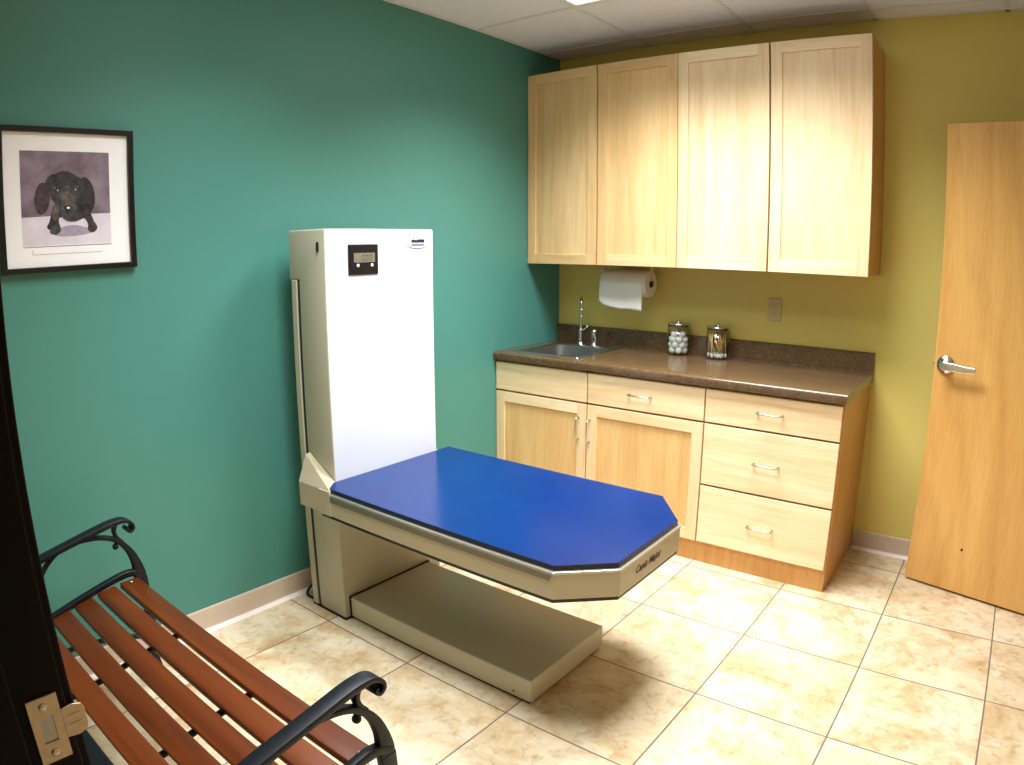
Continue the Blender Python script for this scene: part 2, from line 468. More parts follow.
for dz in (.026, -.026):
    b2 = lathe(bmesh.new(), [(.0042, 0), (.004, .0006), (.002, .0009)], (px1, -3.470, zc + dz), (1, 0, 0), 16)
    box(b2, px1 + .0008, px1 + .0012, -3.4735, -3.4665, zc + dz - .0005, zc + dz + .0005)
    obj('screw', b2, NICKEL, sp)
# jamb of the oak door's doorway (right wall)
bm = bmesh.new()
box(bm, RX - .002, RX + T + .002, -.478, -.46, 0, 2.09); box(bm, RX - .002, RX + T + .002, -1.42, -1.402, 0, 2.09); box(bm, RX - .002, RX + T + .002, -1.42, -.46, 2.072, 2.09)
struct('trim_2', bm, OAK, 'wooden frame of the doorway in the right wall', 'door frame')

# ------------------------------------------------------------------ oak door leaf (open against the back wall)
ang = math.atan2(-.133, .547)
D0 = Vector((2.186, -.250, 0)); du = Vector((math.cos(ang), math.sin(ang), 0)); dn = Vector((du.y, -du.x, 0))   # dn faces the room
def dpt(u, w, z): return D0 + du * u + dn * w + Vector((0, 0, z))
def dbox(bm, u0, u1, w0, w1, z0, z1, bev=0, mi=0):
    tmp = bmesh.new(); box(tmp, u0, u1, w0, w1, z0, z1, bev, 2, mi)
    me = bpy.data.meshes.new('tmp'); tmp.to_mesh(me); tmp.free()
    m = Matrix(((du.x, dn.x, 0, D0.x), (du.y, dn.y, 0, D0.y), (0, 0, 1, 0), (0, 0, 0, 1)))
    me.transform(m); bm.from_mesh(me); bpy.data.meshes.remove(me); return bm
bm = dbox(bmesh.new(), 0, .90, -.044, 0, .012, 2.066, .0015)
dr = struct('door_1', bm, OAK, 'open oak-veneer door with chrome lever handle', 'door')
lc = dpt(.052, 0, 1.031)
bm = lathe(bmesh.new(), [(.041, 0), (.041, .004), (.037, .010), (.020, .013), (.016, .016), (.0145, .042), (.0145, .050)], lc, dn, 32)
hd = obj('door_handle', bm, CHROME, dr, 'chrome lever handle on a round rose')
bm = bmesh.new()
pts_ = [(.038, 1.024), (.042, 1.042), (.055, 1.049), (.10, 1.047), (.150, 1.041), (.196, 1.039), (.202, 1.032), (.200, 1.016), (.15, 1.012), (.10, 1.013), (.055, 1.012), (.042, 1.016)]
lo_ = [bm.verts.new(dpt(a, .044, b)) for a, b in pts_]; hi_ = [bm.verts.new(dpt(a, .056 - .05 * max(0, a - .10), b)) for a, b in pts_]
bm.faces.new(lo_); bm.faces.new(hi_[::-1])
for k_ in range(12): bm.faces.new((lo_[k_], hi_[k_], hi_[(k_ + 1) % 12], lo_[(k_ + 1) % 12]))
bmesh.ops.recalc_face_normals(bm, faces=bm.faces)
bmesh.ops.bevel(bm, geom=list(bm.edges), offset=.0022, segments=2, affect='EDGES', profile=.5)
obj('lever', bm, CHROME, hd)
bm = bmesh.new(); lathe(bm, [(.006, 0), (.006, .0012), (.003, .002)], dpt(.245, 0, .22), dn, 12)
obj('screw', bm, BLACKP, dr)
dbm = dbox(bmesh.new(), -.0018, 0, -.036, -.008, .99, 1.075, .0006); dbox(dbm, -.010, -.0018, -.030, -.014, 1.02, 1.042, .002)
obj('latch', dbm, NICKEL, dr)
for z in (.25, 1.03, 1.82):
    c = dpt(.905, .004, z); obj('hinge', lathe(bmesh.new(), [(.007, -.05), (.007, .05)], c, (0, 0, 1), 12), NICKEL, dr)

MAPLE_P = wood('maple_orange_panel', rgb(226, 184, 124), rgb(218, 174, 112), rgb(232, 194, 136), 'Z', .33, fine=1.5)
# ------------------------------------------------------------------ base cabinets
F0 = -.595; F1 = -.617      # carcass front, door face
def pull_h(xc, z, parent, w=.115):
    bm = bmesh.new(); r = .0038; y = F1; yo = F1 - .035
    tube(bm, [(xc - w / 2, y + .002, z), (xc - w / 2, yo + .006, z), (xc - w / 2 + .006, yo, z), (xc + w / 2 - .006, yo, z), (xc + w / 2, yo + .006, z), (xc + w / 2, y + .002, z)], r, 10, smooth=False)
    return obj('handle', bm, NICKEL, parent)
def pull_v(xc, z, parent, w=.115):
    bm = bmesh.new(); r = .0038; y = F1; yo = F1 - .035
    tube(bm, [(xc, y + .002, z - w / 2), (xc, yo + .006, z - w / 2), (xc, yo, z - w / 2 + .006), (xc, yo, z + w / 2 - .006), (xc, yo + .006, z + w / 2), (xc, y + .002, z + w / 2)], r, 10, smooth=False)
    return obj('handle', bm, NICKEL, parent)
def shaker(name, x0, x1, z0, z1, yf, yb, parent, st=.055, V=None, PM=None):
    V = V or MAPLE_V
    """frame-and-panel door: stiles and rails, recessed panel as a sub-part"""
    bm = bmesh.new()
    box(bm, x0, x0 + st, yf, yb, z0, z1, .0015); box(bm, x1 - st, x1, yf, yb, z0, z1, .0015)
    box(bm, x0 + st - .001, x1 - st + .001, yf + .0004, yb, z1 - st, z1, .0015, mi=1); box(bm, x0 + st - .001, x1 - st + .001, yf + .0004, yb, z0, z0 + st, .0015, mi=1)
    d = obj(name, bm, [V, MAPLE_H if V is MAPLE_V else MAPLE_WH], parent)
    obj('panel', B(x0 + st - .003, x1 - st + .003, yf + .009, yb - .003, z0 + st - .003, z1 - st + .003), PM or V, d)
    return d
W1, W2, W3 = .597, 1.234, 1.868
sb = thing('base_cabinet', 'double-door maple base cabinet under the sink, against the green wall', 'cabinet', (W2 / 2, -.3, 0))
bm = bmesh.new()
box(bm, .002, .020, F0, -.002, .0, .870); box(bm, W2 - .018, W2 - .0005, F0, -.002, .0, .870); box(bm, .02, W2 - .018, -.02, -.002, .105, .87)
box(bm, .02, W2 - .018, F0 + .001, -.02, .105, .123); box(bm, .02, W2 - .018, F0 + .001, F0 + .02, .69, .705); box(bm, .02, W2 - .018, F0 + .001, F0 + .02, .85, .87)
box(bm, W1 - .02, W1 + .02, F0 + .001, F0 + .02, .105, .87)
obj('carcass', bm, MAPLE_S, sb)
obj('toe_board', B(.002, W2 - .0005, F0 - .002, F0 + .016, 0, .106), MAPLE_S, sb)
obj('false_front', B(.004, W1 - .003, F1, F0 - .001, .7045, .858, .002), MAPLE_H, sb)
d = obj('drawer', B(W1 + .004, W2 - .003, F1, F0 - .001, .7045, .858, .002), MAPLE_H, sb); pull_h(.900, .781, d)
d = shaker('door', .004, W1 - .003, .110, .694, F1, F0 - .001, sb, PM=MAPLE_P); pull_v(W1 - .045, .565, d)
d = shaker('door', W1 + .004, W2 - .003, .110, .694, F1, F0 - .001, sb, PM=MAPLE_P); pull_v(W1 + .022, .56, d)

dc = thing('base_cabinet', 'three-drawer maple base cabinet at the right end of the counter', 'cabinet', ((W2 + W3) / 2, -.3, 0))
bm = bmesh.new()
box(bm, W2 + .0005, W2 + .018, F0, -.002, .0, .870); box(bm, W3 - .018, W3, F0 - .002, -.0005, .0, .870, .001); box(bm, W2 + .018, W3 - .018, -.02, -.002, .105, .87)
for z in (.105, .395, .695, .85): box(bm, W2 + .018, W3 - .018, F0 + .001, F0 + .02, z, z + .018)
box(bm, W2 + .018, W3 - .018, F0 + .001, -.02, .105, .12)
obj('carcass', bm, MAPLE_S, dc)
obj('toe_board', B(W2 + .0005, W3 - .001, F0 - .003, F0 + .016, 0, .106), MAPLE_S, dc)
for z0, z1, zh in ((.7045, .858, .783), (.405, .6945, .549), (.112, .395, .248)):
    d = obj('drawer', B(W2 + .004, W3 - .006, F1, F0 - .001, z0, z1, .002), MAPLE_H, dc); pull_h(1.548, zh, d)

# countertop with an opening for the sink, rolled front edge, backsplash
SX0, SX1, SY0, SY1 = .085, .505, -.565, -.075
ct = thing('countertop', 'brown speckled laminate countertop with low backsplash', 'countertop', (.94, -.3, .872))
CR = W3 + .012; CF = -.640; ZT = .914
def ct_prof(y1, y0=CF):   # outline (y, z) with rolled nose
    pr = [(y1, .874), (y1, ZT)]
    if y0 == CF:
        r = .014
        for k in range(7): a = PI / 2 * k / 6; pr.append((y0 + r - r * math.sin(a), ZT - r + r * math.cos(a)))
        for k in range(5): a = PI / 2 * k / 4; pr.append((y0 + .006 - .006 * math.cos(a), .872 + .006 - .006 * math.sin(a)))
    else: pr += [(y0, ZT), (y0, .874)]
    return pr
bm = bmesh.new()
prism(bm, ct_prof(SY0 + .015), 'x', .0015, CR)
box(bm, .0015, SX0 + .015, SY0 + .015, -.0015, .874, ZT); box(bm, SX0 + .015, SX1 - .015, SY1 - .015, -.0015, .874, ZT)
box(bm, SX1 - .015, CR, SY0 + .015, -.0015, .874, ZT)
bmesh.ops.remove_doubles(bm, verts=bm.verts, dist=1e-5)
obj('worktop', bm, LAMI, ct, smooth_angle=40)
bm = bmesh.new()
pr = [(-.0015, ZT), (-.0015, 1.012), (-.006, 1.0155), (-.014, 1.0155), (-.019, 1.012), (-.020, 1.006), (-.020, ZT + .004), (-.023, ZT + .0005), (-.023, ZT)]
prism(bm, pr, 'x', .0015, CR)
obj('backsplash', bm, LAMI, ct, smooth_angle=40)

# sink
sk = thing('bar_sink', 'small square stainless steel drop-in sink by the green wall', 'sink', ((SX0 + SX1) / 2, (SY0 + SY1) / 2, ZT))
def rrect(x0, x1, y0, y1, r, z, n=5):
    out = []
    for cx, cy, a0 in ((x1 - r, y1 - r, 0), (x0 + r, y1 - r, 90), (x0 + r, y0 + r, 180), (x1 - r, y0 + r, 270)):
        for k in range(n + 1):
            a = math.radians(a0 + 90 * k / n); out.append((cx + r * math.cos(a), cy + r * math.sin(a), z))
    return out
def loft(bm, loops, cap=True):
    R = [[bm.verts.new(p) for p in lp] for lp in loops]; n = len(R[0])
    for i in range(len(R) - 1):
        for k in range(n):
            f = bm.faces.new((R[i][k], R[i][(k + 1) % n], R[i + 1][(k + 1) % n], R[i + 1][k])); f.smooth = True
    if cap: bm.faces.new(R[-1][::-1])
    return bm
bx0, bx1, by0, by1 = SX0 + .035, SX1 - .035, SY0 + .03, SY1 - .10
bm = bmesh.new()
loft(bm, [rrect(SX0, SX1, SY0, SY1, .018, ZT + .0006), rrect(SX0 + .001, SX1 - .001, SY0 + .001, SY1 - .001, .018, ZT + .0035), rrect(SX0 + .006, SX1 - .006, SY0 + .006, SY1 - .006, .016, ZT + .004), rrect(SX0 + .012, SX1 - .012, SY0 + .012, SY1 - .012, .014, ZT + .0025),
          rrect(bx0 - .004, bx1 + .004, by0 - .004, by1 + .004, .05, ZT + .0025), rrect(bx0, bx1, by0, by1, .048, ZT - .003)], cap=False)
obj('rim', bm, STEEL, sk)
bm = bmesh.new()
loft(bm, [rrect(bx0, bx1, by0, by1, .048, ZT - .003), rrect(bx0 + .006, bx1 - .006, by0 + .006, by1 - .006, .045, ZT - .12), rrect(bx0 + .016, bx1 - .016, by0 + .016, by1 - .016, .04, ZT - .145), rrect(bx0 + .05, bx1 - .05, by0 + .05, by1 - .05, .03, ZT - .15)])
obj('basin', bm, STEEL, sk)
obj('drain', lathe(bmesh.new(), [(.03, 0), (.03, .002), (.018, .0015), (.01, .001)], ((bx0 + bx1) / 2, (by0 + by1) / 2, ZT - .150), (0, 0, 1), 24), CHROME, sk)

# gooseneck faucet
fx, fy = .235, -.118; fz = ZT + .0025
fa = thing('faucet', 'tall slim chrome gooseneck faucet on the sink ledge', 'faucet', (fx, fy, fz))
bm = lathe(bmesh.new(), [(.021, 0), (.020, .006), (.012, .012), (.010, .02), (.014, .032), (.010, .046), (.0095, .060), (.013, .072), (.014, .082), (.009, .092), (.0075, .10)], (fx, fy, fz), (0, 0, 1), 24)
obj('body', bm, CHROME, fa)
sd = Vector((.56, -.83, 0)).normalized()
pts = [(0, .098), (0, .16), (0, .20)] + [(.045 - .045 * math.cos(PI * k / 6), .234 + .045 * math.sin(PI * k / 6)) for k in range(7)] + [(.09, .215)]
bm = tube(bmesh.new(), [(fx + sd.x * a, fy + sd.y * a, fz + b) for a, b in pts], .0072, 14, n=4)
sp_ = obj('spout', bm, CHROME, fa)
bm = lathe(bmesh.new(), [(.0085, 0), (.0095, -.008), (.0098, -.030), (.012, -.034), (.012, -.044), (.008, -.048)], (fx + sd.x * .09, fy + sd.y * .09, fz + .220), (0, 0, 1), 20)
obj('nozzle', bm, CHROME, sp_)
bm = tube(bmesh.new(), [(fx + .006, fy, fz + .078), (fx + .022, fy + .001, fz + .092), (fx + .038, fy + .002, fz + .104)], [.0052, .004, .004], 10, smooth=False)
ball(bm, Vector((fx + .041, fy + .002, fz + .107)), .0085)
obj('handle', bm, CHROME, fa)
# sprayer / soap pump beside it
px_, py_ = .325, -.112
so = thing('side_sprayer', 'bullet-shaped chrome side sprayer right of the faucet', 'sink sprayer', (px_, py_, fz))
obj('base_ring', lathe(bmesh.new(), [(.024, 0), (.023, .004), (.017, .009), (.014, .016), (.013, .02)], (px_, py_, fz), (0, 0, 1), 24), CHROME, so)
obj('spray_head', lathe(bmesh.new(), [(.0140, .018), (.0150, .03), (.0170, .045), (.0185, .064), (.0175, .080), (.0135, .091), (.007, .097), (.001, .099)], (px_, py_, fz), (0, 0, 1), 24), CHROME, so)

# ------------------------------------------------------------------ wall cabinets
U0, U1, UD = 1.389, 2.462, -.331
ux = [0.002, .463, .930, 1.402, 1.875]
for k, lab in ((0, 'left two-door maple wall cabinet, touching the green wall above the sink'), (2, 'right two-door maple wall cabinet, above the counter jars and outlet')):
    a, b = ux[k] + (.0 if k == 0 else .0005), ux[k + 2] - (.0005 if k == 0 else 0)
    wc = thing('wall_cabinet', lab, 'cabinet', ((a + b) / 2, -.16, U0), None)
    bm = bmesh.new(); yb = UD + .022
    box(bm, a, a + .018, yb, -.0015, U0 + .004, U1 - .004); box(bm, b - .018, b, yb, -.0015, U0 + .004, U1 - .004, .001)
    box(bm, a + .018, b - .018, yb, -.0015, U0 + .008, U0 + .026); box(bm, a + .018, b - .018, yb, -.0015, U1 - .022, U1 - .004)
    box(bm, a + .018, b - .018, -.012, -.0015, U0 + .026, U1 - .022)
    box(bm, a + .018, b - .018, yb, yb + .018, U0 + .004, U0 + .03); box(bm, a + .018, b - .018, yb, yb + .018, U1 - .03, U1 - .004)
    obj('carcass', bm, MAPLE_S, wc)
    shaker('door', ux[k] + .002, ux[k + 1] - .0042, U0, U1, UD, UD + .021, wc, V=MAPLE_W if k == 0 else MAPLE_V)
    shaker('door', ux[k + 1] + .0042, ux[k + 2] - .002, U0, U1, UD, UD + .021, wc, V=MAPLE_W if k == 0 else MAPLE_V)

# ------------------------------------------------------------------ paper towels
TX0, TX1, TY, TZ, TR = .395, .680, -.108, 1.288, .072
th = thing('towel_holder', 'pale paper towel holder with dark core-hole discs screwed under the left wall cabinet', 'towel holder', (.54, TY, U0 + .004))
for x in (TX0 - .006, TX1 + .005):
    bm = B(x - .0015, x + .0015, TY - .013, TY + .013, TZ - .010, U0 + .0075, .0006)
    bk = obj('bracket', bm, IVORYW, th)
    obj('core_hole_disc', lathe(bmesh.new(), [(.0175, -.0035), (.0182, 0), (.0175, .0035)], (x, TY, TZ), (1, 0, 0), 20), BLACKP, bk, 'dark disc for the shaded hole of the roll core')  # black disc stands in for the darkness inside the open core
obj('rod', tube(bmesh.new(), [(TX0 - .006, TY, TZ), (TX1 + .004, TY, TZ)], .006, 10, smooth=False), BLACKP, th)
tr_ = thing('paper_towel_roll', 'white paper towel roll with a loose hanging sheet', 'paper towels', (.54, TY, TZ))
bm = lathe(bmesh.new(), [(.021, 0), (TR - .001, 0), (TR, .001), (TR, TX1 - TX0 - .001), (TR - .001, TX1 - TX0), (.021, TX1 - TX0), (.021, 0)], (TX0, TY, TZ), (1, 0, 0), 48, caps=False)
obj('roll', bm, PAPER, tr_, smooth_angle=40)
bm = lathe(bmesh.new(), [(.0185, -.001), (.0208, -.001), (.0208, TX1 - TX0 + .001), (.0185, TX1 - TX0 + .001), (.0185, -.001)], (TX0, TY, TZ), (1, 0, 0), 24, caps=False)
obj('cardboard_core', bm, CORE, tr_)
# sheet: comes off the front of the roll and hangs with a gentle ripple and uneven hem
bm = bmesh.new(); nu, nv = 30, 18; grid = []
for i in range(nu + 1):
    u = i / nu; x = TX0 + .002 + (TX1 - TX0 - .016) * u
    zb = 1.176 - .030 * min(1, u * 1.9) - .004 * math.sin(u * 7) + (.012 * (1 - u * 12) if u < 1 / 12 else 0)
    row = []
    for j in range(nv + 1):
        v = j / nv; 
        if v < .3:
            a = math.radians(60 * (1 - v / .3)); y = TY - (TR + .0015) * math.cos(a); z = TZ + (TR + .0015) * math.sin(a)
        else:
            q = (v - .3) / .7; z = TZ + (zb - TZ) * q; y = TY - (TR + .0015) - .006 * math.sin(q * 3) * math.sin(u * 8 + 1) * q - .006 * q
        row.append((x, y, z))
    grid.append(row)
A = [[bm.verts.new(p) for p in r] for r in grid]
Bk = [[bm.verts.new((p[0], p[1] + .0007, p[2])) for p in r] for r in grid]
for i in range(nu):
    for j in range(nv):
        bm.faces.new((A[i][j], A[i + 1][j], A[i + 1][j + 1], A[i][j + 1])); bm.faces.new((Bk[i][j], Bk[i][j + 1], Bk[i + 1][j + 1], Bk[i + 1][j]))
for i in range(nu):
    for j in (0, nv): bm.faces.new((A[i][j], A[i + 1][j], Bk[i + 1][j], Bk[i][j]))
for j in range(nv):
    for i in (0, nu): bm.faces.new((A[i][j], A[i][j + 1], Bk[i][j + 1], Bk[i][j]))
for f in bm.faces: f.smooth = True
obj('loose_sheet', bm, PAPER, tr_)

# ------------------------------------------------------------------ jars on the counter
def jar(x, y, lab, h=.162, r=.060):
    j = thing('glass_jar', lab, 'jar', (x, y, ZT), None)
    z = ZT + .0006
    bm = lathe(bmesh.new(), [(.002, 0), (r - .006, 0), (r - .001, .003), (r, .008), (r, h), (r - .003, h), (r - .003, .010), (r - .008, .006), (.002, .006)], (x, y, z), (0, 0, 1), 40)
    obj('jar_body', bm, GLASS, j, 'clear glass cylinder')
    bm = lathe(bmesh.new(), [(r - .0045, h - .010), (r - .0045, h + .0006), (r + .002, h + .001), (r + .0025, h + .004), (r + .001, h + .009), (r - .012, h + .008), (r - .018, h + .005), (.012, h + .006), (.007, h + .008), (.0001, h + .008)], (x, y, z), (0, 0, 1), 40)
    l = obj('lid', bm, CHROME, j, 'shiny metal lid')
    obj('lid_knob', lathe(bmesh.new(), [(.006, h + .006), (.012, h + .010), (.014, h + .014), (.012, h + .018), (.004, h + .0205), (.0001, h + .021)], (x, y, z), (0, 0, 1), 20), CHROME, l)
    return j
J1, J2 = (.845, -.086), (1.075, -.092)
jar(*J1, 'glass jar of white cotton balls on the counter')
jar(*J2, 'glass jar of wooden cotton-tipped sticks on the counter')
# cotton balls: packed layers
k = 0; first = None
base = []
for z, n, rr, off in ((.024, 6, .0370, 0), (.024, 1, 0, 0), (.053, 6, .0370, .5), (.055, 1, 0, 0), (.082, 6, .0368, .1), (.085, 1, 0, 0), (.111, 4, .031, -.4)):
    for i in range(n):
        a = 2 * PI * i / n + off
        base.append((J1[0] + rr * math.cos(a), J1[1] + rr * math.sin(a), ZT + .0074 + z - .006))
for i, p in enumerate(base):
    rad = .0178
    if first is None:
        bm = bmesh.new(); ball(bm, Vector((0, 0, 0)), rad, 16, 12)
        rnd = random.Random(3)
        for v_ in bm.verts: v_.co *= 1 + rnd.uniform(-.04, .04)
        first = obj('cotton_ball', bm, COTTON, origin=(0, 0, 0)); first.location = p
        o = first
    else:
        o = first.copy(); COL.objects.link(o); o.location = p; o.rotation_euler = (i, i * 2, i * 3)
    tag(o, 'white cotton ball inside the left glass jar', 'cotton ball', 'cotton balls in the jar')
# cotton-tipped sticks, tips down
root0 = None
for i in range(18):
    a = 2 * PI * i / 18 * 5 + .3; rb = [.046, .034, .020][i % 3]; rt = [.046, .042, .036][(i + 1) % 3]
    b = a + random.uniform(-1.1, 1.1)
    p0 = Vector((J2[0] + rb * math.cos(a), J2[1] + rb * math.sin(a), ZT + .0105)); p1 = Vector((J2[0] + rt * math.cos(b), J2[1] + rt * math.sin(b), ZT + .138 + random.uniform(-.008, .006)))
    d = (p1 - p0).normalized()
    if root0 is None:
        root0 = thing('cotton_swab', 'x', 'cotton swab', (0, 0, 0), 'x')
        L = .127
        stick = obj('stick', tube(bmesh.new(), [(0, 0, .0), (0, 0, L)], 0.0036, 8, smooth=False), STICK, root0)
        tip = obj('cotton_tip', lathe(bmesh.new(), [(.002, -.003), (.0056, .001), (.0068, .008), (.0056, .016), (.0038, .020)], (0, 0, 0), (0, 0, 1), 12), COTTON, root0, 'white cotton tip')
        r_ = root0; kids = [stick, tip]
    else:
        r_ = root0.copy(); COL.objects.link(r_)
        for c_ in kids:
            cc = c_.copy(); COL.objects.link(cc); cc.parent = r_
    r_.location = p0; r_.rotation_mode = 'QUATERNION'; r_.rotation_quaternion = d.to_track_quat('Z', 'Y')
    tag(r_, 'wooden stick with a cotton tip standing in the right glass jar', 'cotton swab', 'cotton-tipped sticks in the jar')

# ------------------------------------------------------------------ wall outlet
ox, oz = 1.350, 1.186
ou = thing('wall_outlet', 'ivory electrical outlet plate on the yellow wall', 'outlet', (ox, -.001, oz))
obj('plate', B(ox - .036, ox + .036, -.0062, -.0006, oz - .058, oz + .058, .0022), IVORY, ou)
for s in (1, -1):
    zc_ = oz + s * .0195
    bm = bmesh.new(); pts = [(ox + .0165 * math.cos(a) if abs(math.cos(a)) < .98 else ox + .0165 * math.cos(a), zc_ + max(-.0135, min(.0135, .0165 * math.sin(a)))) for a in [2 * PI * k / 24 for k in range(24)]]
    prism(bm, pts, 'y', -.0085, -.0055)
    r = obj('socket', bm, IVORY, ou)
    bm = bmesh.new(); box(bm, ox - .0075, ox - .0055, -.0089, -.0080, zc_ - .002, zc_ + .006); box(bm, ox + .0055, ox + .0075, -.0089, -.0080, zc_ - .001, zc_ + .005)
    lathe(bm, [(.0024, 0), (.0024, .0009)], (ox, -.0080, zc_ - .008), (0, -1, 0), 12)
    obj('slots', bm, SLOT, r)
obj('screw', lathe(bmesh.new(), [(.0035, 0), (.003, .001), (.001, .0014)], (ox, -.0062, oz), (0, -1, 0), 14), NICKEL, ou)

# ------------------------------------------------------------------ exam table with lift column
CX0, CX1, CY0, CY1, CZ1 = .178, .346, -2.012, -1.448, 1.558
CM = (CY0 + CY1) / 2
et = thing('exam_table', 'veterinary lift exam table with blue top and tall white column', 'exam table', (.7, CM, 0))
# column: full depth above the slot, set back below it
bm = bmesh.new()
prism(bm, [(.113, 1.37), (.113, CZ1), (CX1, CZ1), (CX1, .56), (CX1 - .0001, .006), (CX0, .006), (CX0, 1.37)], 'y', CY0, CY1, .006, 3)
bm.faces.ensure_lookup_table()
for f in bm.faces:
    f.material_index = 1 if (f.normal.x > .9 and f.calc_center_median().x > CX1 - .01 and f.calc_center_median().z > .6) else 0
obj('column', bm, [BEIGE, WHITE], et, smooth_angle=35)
obj('back_plate', B(.128, .162, CY0 - .002, CY1 + .002, .004, 1.369, .004), BEIGE, et)
obj('slot_gap_dark', B(.155, .181, CY0 + .004, CY1 - .004, .004, 1.371), BLACKP, et, 'black gap between column and back plate')  # solid black fill stands in for the shade of the open gap
obj('wall_bracket', B(.0005, .130, CM - .16, CM + .16, .4, 1.30, .003), BEIGE, et)
obj('base_gasket', B(.128, CX1 + .003, CY0 - .003, CY1 + .003, .0, .008), RUBBER, et)
obj('side_switch', B(.298, .311, CY0 - .004, CY0 + .001, 1.474, 1.510, .0015), BLACKP, et)
# display
bm = B(CX1 - .001, CX1 + .006, -1.905, -1.757, 1.383, 1.499, .004, 3)
dp = obj('control_display', bm, BLACKP, et, 'black control display with two white buttons')
obj('screen', B(CX1 + .0055, CX1 + .0068, -1.880, -1.776, 1.430, 1.466, .0005), LCD, dp)
bm = bmesh.new()
def seg7(bm, y, z, w, h, code, x=CX1 + .0068):
    t_ = w * .16
    S7 = {'a': (y, y + w, z + h - t_, z + h), 'g': (y, y + w, z + h / 2 - t_ / 2, z + h / 2 + t_ / 2), 'd': (y, y + w, z, z + t_), 'f': (y, y + t_, z + h / 2, z + h), 'b': (y + w - t_, y + w, z + h / 2, z + h), 'e': (y, y + t_, z, z + h / 2), 'c': (y + w - t_, y + w, z, z + h / 2)}
    for c_ in code: a = S7[c_]; box(bm, x - .0002, x + .0003, *a)
for i in range(3): seg7(bm, -1.842 + i * .019, 1.4365, .012, .022, 'abcdef')
obj('digits', bm, SLOT, dp)
for y in (-1.861, -1.791):
    obj('button', lathe(bmesh.new(), [(.0065, 0), (.0065, .002), (.005, .003), (.0001, .0034)], (CX1 + .0055, y, 1.4185), (1, 0, 0), 18), BTN, dp)
# maker's emblem: dark block with a pale bar over a grey swoosh
xe = CX1 + .0004
bm = bmesh.new()
box(bm, xe, xe + .0008, -1.574, -1.500, 1.5035, 1.514, mi=0); box(bm, xe, xe + .0008, -1.568, -1.556, 1.513, 1.5165, mi=0); box(bm, xe, xe + .0008, -1.540, -1.500, 1.513, 1.517, mi=0)
box(bm, xe, xe + .0007, -1.574, -1.500, 1.4975, 1.5035, mi=1)
box(bm, xe, xe + .0008, -1.574, -1.500, 1.491, 1.4975, mi=2)
n = 20; ring = []
for i in range(n + 1):
    a = PI * 1.02 + (PI * .93) * i / n; th_ = .0022 * math.sin(PI * i / n) + .0006
    ring.append((( -1.540 + .062 * math.cos(a), 1.500 + .021 * math.sin(a) - th_), (-1.540 + .062 * math.cos(a), 1.500 + .021 * math.sin(a) + th_)))
for i in range(n):
    (a0, a1), (b0, b1) = ring[i], ring[i + 1]
    prism(bm, [a0, b0, b1, a1], 'x', xe, xe + .0006, mi=2)
obj('emblem', bm, [INKD, INKL, INKG], et, 'small dark emblem with a grey swoosh')
# carriage arms reaching back on both sides of the column, near one with a sloping gusset
TY0_ = CM - .360
for s_ in (-1, 1):
    y_o, y_i = CM + s_ * .360, CM + s_ * .2835
    bm = B(.213, CX1 + .006, min(y_o, y_i), max(y_o, y_i), .500, .598 if s_ < 0 else .575, .002)
    if s_ < 0: box(bm, .345, .411, TY0_ - .0035, TY0_ + .006, .4995, .5985, .002)
    ca = obj('carriage_arm', bm, TRAYM, et)
    if s_ < 0:
        g = hull([(.213, -2.089, .597), (.213, -2.0145, .597), (.412, -2.089, .6005), (.352, -2.0145, .6015), (.412, -2.089, .590), (.352, -2.0145, .590), (.213, -2.089, .590), (.213, -2.0145, .590),
                  (.196, -2.036, .690), (.196, -2.0145, .694)])
        obj('gusset', g, TRAYM, ca)
# table tray (octagonal front) and pad
TY0, TY1 = CM - .360, CM + .360
TX_0, TX_1 = CX1 + .003, 1.560
def tabout(i=0.0, x0=TX_0):
    return [(x0, TY0 + i), (1.415 - i * .4, TY0 + i), (TX_1 - i, TY0 + .132 + i * .4), (TX_1 - i, TY1 - .188 - i * .4), (1.408 - i * .4, TY1 - i), (x0, TY1 - i)]
bm = prism(bmesh.new(), tabout(), 'z', .500, .580, .003)
ty = obj('tray', bm, TRAYM, et)
bm = prism(bmesh.new(), tabout(-.002), 'z', .5795, .5885, .002, 2)
obj('rim', bm, RIMM, ty)
obj('underside_shadow', prism(bmesh.new(), tabout(.004), 'z', .488, .5005), BLACKP, ty)  # black slab, thick enough to draw the shadow line below the tray
bm = bmesh.new()
prism(bm, [(.408, .5795), (.408, .557), (1.405, .560), (1.412, .5795)], 'y', TY0 - .0025, TY0 + .002, .001)
obj('side_channel', bm, RAILM, ty, 'dark grey channel under the long rim')
bm = prism(bmesh.new(), tabout(.009, TX_0 + .004), 'z', .588, .6055, .0012, 1)
bm.normal_update()
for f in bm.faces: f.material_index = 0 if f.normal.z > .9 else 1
obj('table_pad', bm, [PAD, PADE], et, 'glossy blue vinyl pad', smooth_angle=20)
# lettering on the tray's end
cu = bpy.data.curves.new('lettering', 'FONT'); cu.body = 'Canis Major'; cu.size = .034; cu.extrude = .0004; cu.shear = .35; cu.resolution_u = 3; cu.offset = .0003
fo = bpy.data.objects.new('tmp_text', cu); COL.objects.link(fo)
dg = bpy.context.evaluated_depsgraph_get(); me = bpy.data.meshes.new_from_object(fo.evaluated_get(dg)); bpy.data.objects.remove(fo)
me.transform(Matrix(((0, 0, 1, TX_1 + .0008), (1, 0, 0, -1.868), (0, 1, 0, .535), (0, 0, 0, 1))))
bm = bmesh.new(); bm.from_mesh(me); bpy.data.meshes.remove(me)
obj('lettering', bm, INKT, ty, 'black italic lettering on the table end')
